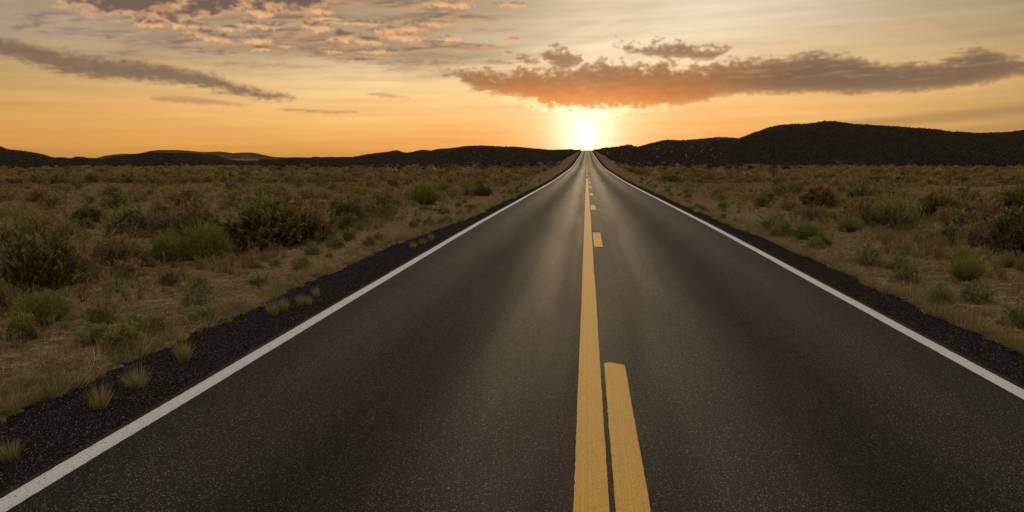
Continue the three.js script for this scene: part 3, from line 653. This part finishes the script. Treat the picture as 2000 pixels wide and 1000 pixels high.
const STRAW = [[0.489, 0.360, 0.155], [0.412, 0.310, 0.127], [0.361, 0.292, 0.103], [0.528, 0.404, 0.196], [0.283, 0.248, 0.081]];
const BARK = [0.075, 0.058, 0.045];

const sageOpt = (c, big) => ({ limbs: big ? 64 : 36, sprigs: big ? 15 : 12, leaves: big ? 22 : 14, spread: 1.5, loose: 0.9, sprig: big ? 0.14 : 0.17, leaf: big ? 0.048 : 0.068, slim: 0.36, along: 1.2, wood: BARK, colours: c });
const dryOpt = (c) => ({ limbs: 34, sprigs: 18, leaves: 8, spread: 1.35, loose: 1.1, sprig: 0.2, leaf: 0.075, slim: 0.16, along: 1.2, wood: [0.10, 0.072, 0.05], colours: c });
const broomOpt = (c) => ({ stems: 420, leaves: 7, spread: 1.35, width: 0.012, leaf: 0.10, slim: 0.15, stalk: [[0.13, 0.11, 0.06], [0.10, 0.085, 0.05], [0.12, 0.12, 0.05]], colours: c });
const weedOpt = (c) => ({ limbs: 16, sprigs: 10, leaves: 8, spread: 1.4, loose: 1.3, sprig: 0.26, leaf: 0.10, slim: 0.32, along: 0.8, wood: [0.16, 0.15, 0.08], colours: c });

const taken = new Map();
function numbered(name) { const n = taken.get(name) || 0; taken.set(name, n + 1); return n ? name + '_' + String(n).padStart(3, '0') : name; }
function part(parent, name, geometry, material) { const m = new THREE.Mesh(geometry, material); m.name = name; m.castShadow = m.receiveShadow = true; parent.add(m); return m; }
function plant(name, shape) { const g = new THREE.Group(); g.userData = {}; part(g, 'branches', shape.wood, M.wood); part(g, 'foliage', shape.leaf, M.leaf); g.name = name; return g; }
function put(o, name, x, z, w, h, turn, label, category, group) {
  o.name = numbered(name); o.position.set(x, landTop(x, z) - 0.02, z); o.scale.set(w, h, w); o.rotation.y = turn;
  o.userData = { label, category }; if (group) o.userData.group = group;
  scene.add(o); return o;
}
function landTop(x, z) {                                   // soil or cinder, whichever lies on top
  const d = Math.abs(x - ROAD_X), side = Math.sign(x - ROAD_X), d0 = PAVED - 0.06, soil = landY(x, z);
  if (d > d0 + 2.2 || d < d0) return soil;
  return Math.max(soil, surfaceY(ROAD_X + side * PAVED, z) - 0.012 - 0.068 * (d - d0) - 0.11 * Math.max(0, d - 5.0));
}

// the plants that stand out, each with its own look
const rndPlant = mulberry(4242);
const spots = [];
{
  const colourOf = (kind, label) => {
    if (/rust/.test(label)) return [...RUST, ...OLIVE];
    if (/straw|tan /.test(label)) return TAN;
    if (/pale grey|grey-green/.test(label)) return GREYLEAF;
    if (/fresh|bright green/.test(label)) return FRESH;
    if (/yellow/.test(label)) return [...FRESH, ...OLIVE];
    if (/olive/.test(label)) return [...OLIVE, ...GREEN];
    if (/orange-brown/.test(label)) return RUST;
    if (/large dome/.test(label)) return [...GREEN, ...OLIVE, ...GREYLEAF];
    if (/dark open|neat round|big dark/.test(label)) return [...DARK, ...GREEN];
    if (/dark/.test(label)) return DARK;
    if (kind === 'dry') return [...RUST, ...TAN, ...DARK];
    if (kind === 'weed') return [...GREYLEAF, ...FRESH];
    return GREEN;
  };
  const category = { sage: 'bush', rabbit: 'bush', dry: 'shrub', dead: 'shrub', weed: 'weed', tuft: 'grass' }, names = { sage: 'sagebrush', rabbit: 'rabbitbrush', dry: 'dry_shrub', dead: 'dead_shrub', weed: 'weed', tuft: 'grass_tussock' };
  PLANTS.forEach(([kind, x, z, w, h, label], i) => {
    const seed = 900 + i * 17, c = colourOf(kind, label), big = w * 1350 / Math.abs(z) > 60;
    spots.push([x, z, w * 0.5]);
    if (kind === 'tuft') {
      const g = tuftShape(seed, { blades: 240, spread: 0.55 + 0.35 * rndPlant(), foot: 0.24, width: 0.026, droop: 0.5 + 0.5 * rndPlant(), wind: -0.1 - 0.2 * rndPlant(), colours: /green/.test(label) ? [...STRAW, ...FRESH, ...FRESH] : [...STRAW, ...STRAW, ...OLIVE, ...FRESH] });
      const m = new THREE.Mesh(g, M.grass); m.castShadow = m.receiveShadow = true;
      put(m, names.tuft, x, z, w * 0.78, h * 1.22, rndPlant() * 6.28, label, 'grass');
      return;
    }
    const shape = kind === 'rabbit' ? broomShape(seed, { ...broomOpt(c), stems: big ? 700 : 380 }) : kind === 'dry' ? shrubShape(seed, dryOpt(c)) : kind === 'weed' ? shrubShape(seed, weedOpt(c)) : kind === 'dead' ? shrubShape(seed, { ...dryOpt([...DARK, ...RUST]), limbs: 18, sprigs: 10, leaves: 2 }) : shrubShape(seed, sageOpt(c, big));
    const o = plant(names[kind], shape);
    if (kind === 'dead') {                                 // its long bare branch arches over and down
      const wood = new Leaves(); let q = [-0.1, 0, 0.1];
      for (let k = 1; k <= 12; k++) { const t = k / 12, n = [-0.1 + t * 0.72, Math.sin(t * 2.75) * 1.02, 0.1 + 0.06 * Math.sin(t * 9)]; wood.twig(q, n, 0.022 * (1.1 - t), 0.022 * (1.02 - t), [0.05, 0.04, 0.034]); if (k > 3) for (let m = 0; m < 3; m++) wood.twig(n, [n[0] + (rndPlant() - 0.3) * 0.12, n[1] + (rndPlant() - 0.6) * 0.16, n[2] + (rndPlant() - 0.5) * 0.12], 0.006, 0.002, [0.06, 0.045, 0.036]); q = n; }
      part(o, 'arching_branch', wood.build(), M.wood);
    }
    put(o, names[kind], x, z, w * 1.2, h * 1.12, rndPlant() * 6.28, label, category[kind]);
  });
}

// ---------------------------------------------------------------- the brush that covers the plain
const inView = (x, z, m = 4) => { const a = Math.atan2(x, -z) * DEG; return z < -3 && a > -43.5 - m && a < 31.5 + m; };
function scatter(seed, count, rMin, rMax, bias, fits) {
  const rnd = mulberry(seed), out = [];
  for (let tries = 0; out.length < count && tries < count * 30; tries++) {
    const a = lerp(-46, 34, rnd()) / DEG, r = Math.pow(lerp(Math.pow(rMin, bias), Math.pow(rMax, bias), rnd()), 1 / bias), x = Math.sin(a) * r, z = -Math.cos(a) * r, d = Math.abs(x - ROAD_X);
    if (fits(x, z, r, d, rnd)) out.push([x, z, r, rnd]);
  }
  return out;
}
const free = (x, z, m) => spots.every(([sx, sz, sr]) => (x - sx) ** 2 + (z - sz) ** 2 > (sr + m) ** 2);
const clumpy = (x, z) => fbm(noiseB, x * 0.06 + 50, z * 0.06, 3) * 0.5 + 0.5;
{
  const three = (name, near, far) => [[0, 1, 2].map((k) => plant(name, near(k))), [0, 1, 2].map((k) => plant(name, far(k)))];
  const light = { limbs: 17, sprigs: 9, leaves: 6, leaf: 0.115, slim: 0.34 };
  const sageC = (k) => (k ? [...GREEN, ...DARK, ...GREYLEAF] : [...DARK, ...GREEN]), broomC = (k) => (k ? [...OLIVE, ...GREEN] : [...FRESH, ...OLIVE]), dryC = (k) => (k ? [...RUST, ...TAN] : [...RUST, ...DARK]);
  const kinds = [
    ['sagebrush', 'bush', three('sagebrush', (k) => shrubShape(5000 + k, sageOpt(sageC(k), false)), (k) => shrubShape(5010 + k, { ...sageOpt(sageC(k), false), ...light })), ['dark brown-green sagebrush scattered over the open plain', 'grey-green sagebrush scattered over the open plain'], 'sagebrush scattered over the plain', [0.8, 2.1], 0.62],
    ['rabbitbrush', 'bush', three('rabbitbrush', (k) => broomShape(5100 + k, { ...broomOpt(broomC(k)), stems: 260, leaves: 7, leaf: 0.11, slim: 0.17 }), (k) => broomShape(5110 + k, { ...broomOpt(broomC(k)), stems: 110, leaves: 5, leaf: 0.15, slim: 0.22 })), ['bright yellow-green rabbitbrush dotted over the open plain', 'olive rabbitbrush dotted over the open plain'], 'rabbitbrush dotted over the plain', [0.45, 1.3], 0.75],
    ['dry_shrub', 'shrub', three('dry_shrub', (k) => shrubShape(5200 + k, { ...dryOpt(dryC(k)), limbs: 26, sprigs: 15, leaves: 8 }), (k) => shrubShape(5210 + k, { ...dryOpt(dryC(k)), ...light, slim: 0.24 })), ['dark brown dry shrub scattered over the open plain', 'tan and rust twiggy dry shrub scattered over the open plain'], 'dry shrubs scattered over the plain', [0.6, 1.8], 0.62],
  ];
  kinds.forEach(([name, category, models, label, group, [w0, w1], flat], n) => {
    const used = new Set();
    const list = scatter(7000 + n, 290, 13, 150, 0.75, (x, z, r, d, rnd) => d > 7.4 && free(x, z, 0.5) && rnd() < clumpy(x + n * 70, z) * 1.2);
    for (const [x, z, r, rnd] of list) {
      const k = Math.floor(rnd() * 3), model = models[r < 38 ? 0 : 1][k], w = lerp(w0, w1, Math.pow(rnd(), 1.6)) * (r < 22 ? 0.6 : 1), o = used.has(model) ? model.clone() : model;
      used.add(model); spots.push([x, z, w * 0.3]);
      put(o, name, x, z, w, w * flat * (0.8 + 0.4 * rnd()), rnd() * 6.28, label[Math.min(k, 1)], category, group);
    }
  });
}
{ // weeds along both verges
  const rnd = mulberry(6200), models = [0, 1, 2].map((k) => plant('weed', shrubShape(6210 + k, { ...weedOpt([FRESH, [...GREYLEAF, ...FRESH], [...OLIVE, ...FRESH]][k]), sprigs: 12, leaves: 9 }))), used = new Set();
  const looks = ['bright green leafy weed growing on the roadside verge', 'grey-green leafy weed growing on the roadside verge', 'yellowish leafy weed growing on the roadside verge'];
  for (let n = 0, tries = 0; n < 110 && tries < 4000; tries++) {
    const side = rnd() < 0.55 ? -1 : 1, z = -7 - 75 * Math.pow(rnd(), 1.5), x = ROAD_X + side * (vergeAt(side, z) + 0.15 + 1.9 * Math.pow(rnd(), 1.4)), k = Math.floor(rnd() * 3), w = lerp(0.22, 0.6, rnd());
    if (!inView(x, z, 1) || !free(x, z, 0.15)) continue;
    const o = used.has(k) ? models[k].clone() : models[k]; used.add(k); spots.push([x, z, w * 0.4]); n++;
    put(o, 'weed', x, z, w, w * lerp(0.5, 0.9, rnd()), rnd() * 6.28, looks[k], 'weed', 'weeds along the road verge');
  }
}
function mass(name, label, category, geometry, material, list, place) {   // ground cover that nobody could count
  const m = new THREE.InstancedMesh(geometry, material, list.length), q = new THREE.Object3D(), col = new THREE.Color();
  list.forEach((s, i) => { place(s, q, col); q.updateMatrix(); m.setMatrixAt(i, q.matrix); m.setColorAt(i, col); });
  m.name = name; m.userData = { label, category, kind: 'stuff' }; m.castShadow = m.receiveShadow = true;
  scene.add(m); return m;
}
const white = [[1, 1, 1], [0.9, 0.9, 0.9], [0.78, 0.78, 0.78]];
const tint = (col, c, k) => col.setRGB(c[0] * k, c[1] * k, c[2] * k);
{ // far brush, past the bushes one can tell apart
  const far = scatter(8100, 8000, 80, 215, 0.8, (x, z, r, d, rnd) => d > 8 && riseHeight(x, z) < 0.6 && rnd() < 0.3 + clumpy(x * 0.3, z * 0.3));
  const g = (seed) => { const s = shrubShape(seed, { ...sageOpt([[1, 1, 1]], false), limbs: 12, sprigs: 7, leaves: 4, leaf: 0.16, slim: 0.4, sprig: 0.24, wood: [0.7, 0.6, 0.5] }); return mergeGeometries([s.wood, s.leaf]); };
  const palettes = [GREEN, DARK, RUST, OLIVE];
  for (let k = 0; k < 2; k++) mass(k ? 'distant_brush_001' : 'distant_brush', k ? 'faint brown and olive brush covering the foot of the rise' : 'faint green and grey brush covering the far plain', 'brush', g(8200 + k), M.leaf, far.filter((_, i) => i % 2 === k), ([x, z, r, rnd], q, col) => {
    const w = lerp(0.6, 1.9, Math.pow(rnd(), 1.8)); q.position.set(x, landY(x, z) - 0.03, z); q.scale.set(w, w * lerp(0.4, 0.65, rnd()), w); q.rotation.set(0, rnd() * 6.28, 0);
    tint(col, pick(rnd, pick(rnd, k ? [RUST, DARK, TAN, OLIVE] : palettes)), 0.8 + 0.4 * rnd());
  });
}
{ // low evergreen scrub over the hills and the rise
  const EVERGREEN = [[0.055, 0.055, 0.032], [0.065, 0.06, 0.036], [0.075, 0.064, 0.04], [0.048, 0.05, 0.03]];
  const shape = (seed) => { const s = shrubShape(seed, { ...sageOpt([[1, 1, 1]], false), limbs: 9, sprigs: 6, leaves: 5, leaf: 0.2, slim: 0.5, sprig: 0.24, wood: [0.9, 0.75, 0.6] }); return mergeGeometries([s.wood, s.leaf]); };
  const place = ([x, z, y, size, rnd], q, col) => { const w = size * lerp(0.7, 1.5, rnd()); q.position.set(x, y - 0.05, z); q.scale.set(w * 1.5, w * lerp(0.7, 1.1, rnd()), w * 1.5); q.rotation.set(0, rnd() * 6.28, 0); tint(col, pick(rnd, EVERGREEN), 0.8 + 0.4 * rnd()); };
  const rise = scatter(8150, 30000, 130, 900, 1.6, (x, z, r, d, rnd) => d > lerp(9, 6, step01(300, 600, r)) && z < 0 && Math.atan2(x, -z) * DEG > -26 && Math.atan2(x, -z) * DEG < 16.5 && rnd() < step01(130, 230, r + 60 * (clumpy(x * 0.5, z) - 0.5))).map(([x, z, r, rnd]) => [x, z, landY(x, z), 1.0, rnd]);
  mass('hill_scrub', 'low dark evergreen scrub covering the rise that the road climbs', 'scrub', shape(8160), M.leaf, rise, place);
  const words = ['the hill beside the lowest notch of the skyline', 'the long low hill in front of the paler ridge', 'the far paler ridge', 'the tall broad hill'];
  hillSides.forEach((h, n) => {
    const rnd = mulberry(8170 + n), count = [12000, 11000, 12000, 60000][n], size = [1.2, 1.0, 4.5, 1.5][n], list = [];
    while (list.length < count) {
      const u = rnd(), t = -1 + 1.06 * Math.sqrt(rnd()), [x, y, z] = h.surface(u, t), a = Math.atan2(x, -z) * DEG;
      if (a < -46 || a > 34 || y < landY(x, z) - 0.3) { if (rnd() < 0.02) list.push([x, z, Math.max(y, landY(x, z)), size, rnd]); continue; }
      list.push([x, z, y, size, rnd]);
    }
    mass('hill_scrub_' + String(n + 1).padStart(3, '0'), 'low dark evergreen scrub covering ' + words[n], 'scrub', shape(8161 + n), M.leaf, list, place);
  });
}
{ // dry grass: dense along the verge, broken over the plain
  const grassA = tuftShape(31, { blades: 26, spread: 1.0, foot: 0.32, width: 0.03, droop: 1.2, colours: white }), grassB = tuftShape(32, { blades: 22, spread: 1.25, foot: 0.45, width: 0.026, droop: 1.5, colours: white });
  const twigs = (() => { const s = shrubShape(33, { ...dryOpt([[1, 1, 1]]), limbs: 9, sprigs: 6, leaves: 4, wood: [0.8, 0.7, 0.6], leaf: 0.12 }); return mergeGeometries([s.wood, s.leaf]); })();
  const palette = [...STRAW, ...TAN, ...TAN, ...OLIVE, ...RUST], verge = [...STRAW, ...STRAW, ...STRAW, ...TAN, ...OLIVE, ...GREYLEAF];
  const bare = (x, z) => fbm(noiseA, x * 0.3 + 20, z * 0.3, 3) * 0.5 + 0.5;
  const place = (pal, h0, h1) => ([x, z, r, rnd], q, col) => {
    const h = lerp(h0, h1, Math.pow(rnd(), 1.5)); q.position.set(x, landTop(x, z) - 0.01, z); q.scale.set(h * (0.8 + 0.5 * rnd()), h, h * (0.8 + 0.5 * rnd())); q.rotation.set((rnd() - 0.5) * 0.3, rnd() * 6.28, (rnd() - 0.5) * 0.3);
    tint(col, pick(rnd, pal), 0.7 + 0.55 * rnd());
  };
  const strip = (seed, n, side) => { const rnd = mulberry(seed), out = []; while (out.length < n) { const z = -Math.pow(rnd(), 2.2) * 120 - 3, e = vergeAt(side, z), u = rnd(), x = ROAD_X + side * (e - 0.16 + 1.2 * u * u); if (inView(x, z) && rnd() < 0.12 + 1.3 * step01(0.38, 0.62, bare(x * 3.2, z * 3.2)) * (1.1 - u)) out.push([x, z, -z, rnd]); } return out; };
  mass('verge_grass', 'straw and green grass fringe along the shoulder that carries the tussocks', 'grass', grassA, M.grass, strip(8301, 3400, -1), place(verge, 0.06, 0.25));
  mass('verge_grass_001', 'straw and green grass fringe along the narrower shoulder without tussocks', 'grass', grassA, M.grass, strip(8302, 3400, 1), place(verge, 0.06, 0.25));
  mass('dry_grass', 'short dry grass and straw covering the soil near the road', 'grass', grassB, M.grass, scatter(8303, 21000, 5.5, 70, 1.1, (x, z, r, d, rnd) => d > 5.3 && rnd() < step01(0.36, 0.66, bare(x, z))), place(palette, 0.05, 0.19));
  mass('low_brush', 'knee-high brown twigs and sprigs between the bushes', 'brush', twigs, M.leaf, scatter(8304, 12000, 9, 110, 0.95, (x, z, r, d, rnd) => d > 6.6 && rnd() < clumpy(x, z) * bare(x * 0.6, z * 0.6) * 2.2), place([...RUST, ...RUST, ...TAN, ...OLIVE, ...OLIVE, ...GREYLEAF, ...GREEN], 0.14, 0.5));
  mass('plain_grass', 'pale dry grass over the middle of the plain', 'grass', grassB, M.grass, scatter(8305, 22000, 45, 145, 0.9, (x, z, r, d, rnd) => d > 6 && rnd() < 0.2 + bare(x * 0.4, z * 0.4)), place([...RUST, ...RUST, ...DARK, ...TAN, ...TAN], 0.14, 0.4));
  // loose straw lying about
  const straw = (() => { const rnd = mulberry(35), g = new Leaves(); for (let i = 0; i < 7; i++) { const a = rnd() * 6.28; g.blade([(rnd() - 0.5) * 0.8, 0.03 + 0.05 * rnd(), (rnd() - 0.5) * 0.8], unit(Math.cos(a), 0.12 * (rnd() - 0.3), Math.sin(a)), 0.5 + rnd() * 0.6, 0.035, 0.2, 3, vary(rnd, [1, 1, 1], 0.2), rnd); } return g.build(); })();
  mass('straw_litter', 'broken pale straw and stalks lying on the soil', 'straw', straw, M.grass, scatter(8306, 15000, 5, 42, 0.9, (x, z, r, d, rnd) => d > vergeAt(x - ROAD_X, z) - 0.3 * rnd() * rnd()), ([x, z, r, rnd], q, col) => { const s = lerp(0.12, 0.34, rnd()); q.position.set(x, landTop(x, z) + 0.004, z); q.scale.set(s, s * 0.7, s); q.rotation.set(0, rnd() * 6.28, 0); tint(col, pick(rnd, [...TAN, ...STRAW, ...TAN]), 0.7 + 0.5 * rnd()); });
}
{ // cinders on the shoulders
  const stone = new THREE.IcosahedronGeometry(1, 0); { const p = stone.attributes.position, rnd = mulberry(36), seen = new Map(); for (let i = 0; i < p.count; i++) { const key = [p.getX(i), p.getY(i), p.getZ(i)].map((v) => v.toFixed(3)).join(); if (!seen.has(key)) seen.set(key, 0.7 + 0.5 * rnd()); const k = seen.get(key); p.setXYZ(i, p.getX(i) * k, p.getY(i) * k, p.getZ(i) * k); } stone.computeVertexNormals(); }
  M.stone = matte({});
  for (const side of [-1, 1]) {
    const rnd = mulberry(8400 + side), list = []; while (list.length < 15000) { const z = -Math.pow(rnd(), 1.7) * 34 - 2.6, x = ROAD_X + side * (PAVED - 0.02 + 1.6 * Math.pow(rnd(), 0.8)); if (inView(x, z)) list.push([x, z, -z, rnd]); }
    mass(side < 0 ? 'cinder_gravel' : 'cinder_gravel_001', side < 0 ? 'loose black cinders on the shoulder beside the grass tussocks' : 'loose black cinders on the narrower shoulder below the round rabbitbrush', 'gravel', stone, M.stone, list, ([x, z, r, rn], q, col) => { const s = lerp(0.003, 0.009, Math.pow(rn(), 2.2)); q.position.set(x, landTop(x, z) + s * 0.3, z); q.scale.set(s * 1.2, s * 0.8, s); q.rotation.set(rn() * 6, rn() * 6, rn() * 6); const k = rn() < 0.012 ? 0.16 : lerp(0.018, 0.045, rn()); col.setRGB(k * 1.05, k * 0.95, k * 0.88); });
  }
}
// evening haze
scene.fog = new THREE.FogExp2(0xe0b890, 0.00004);

renderer.render(scene, camera);
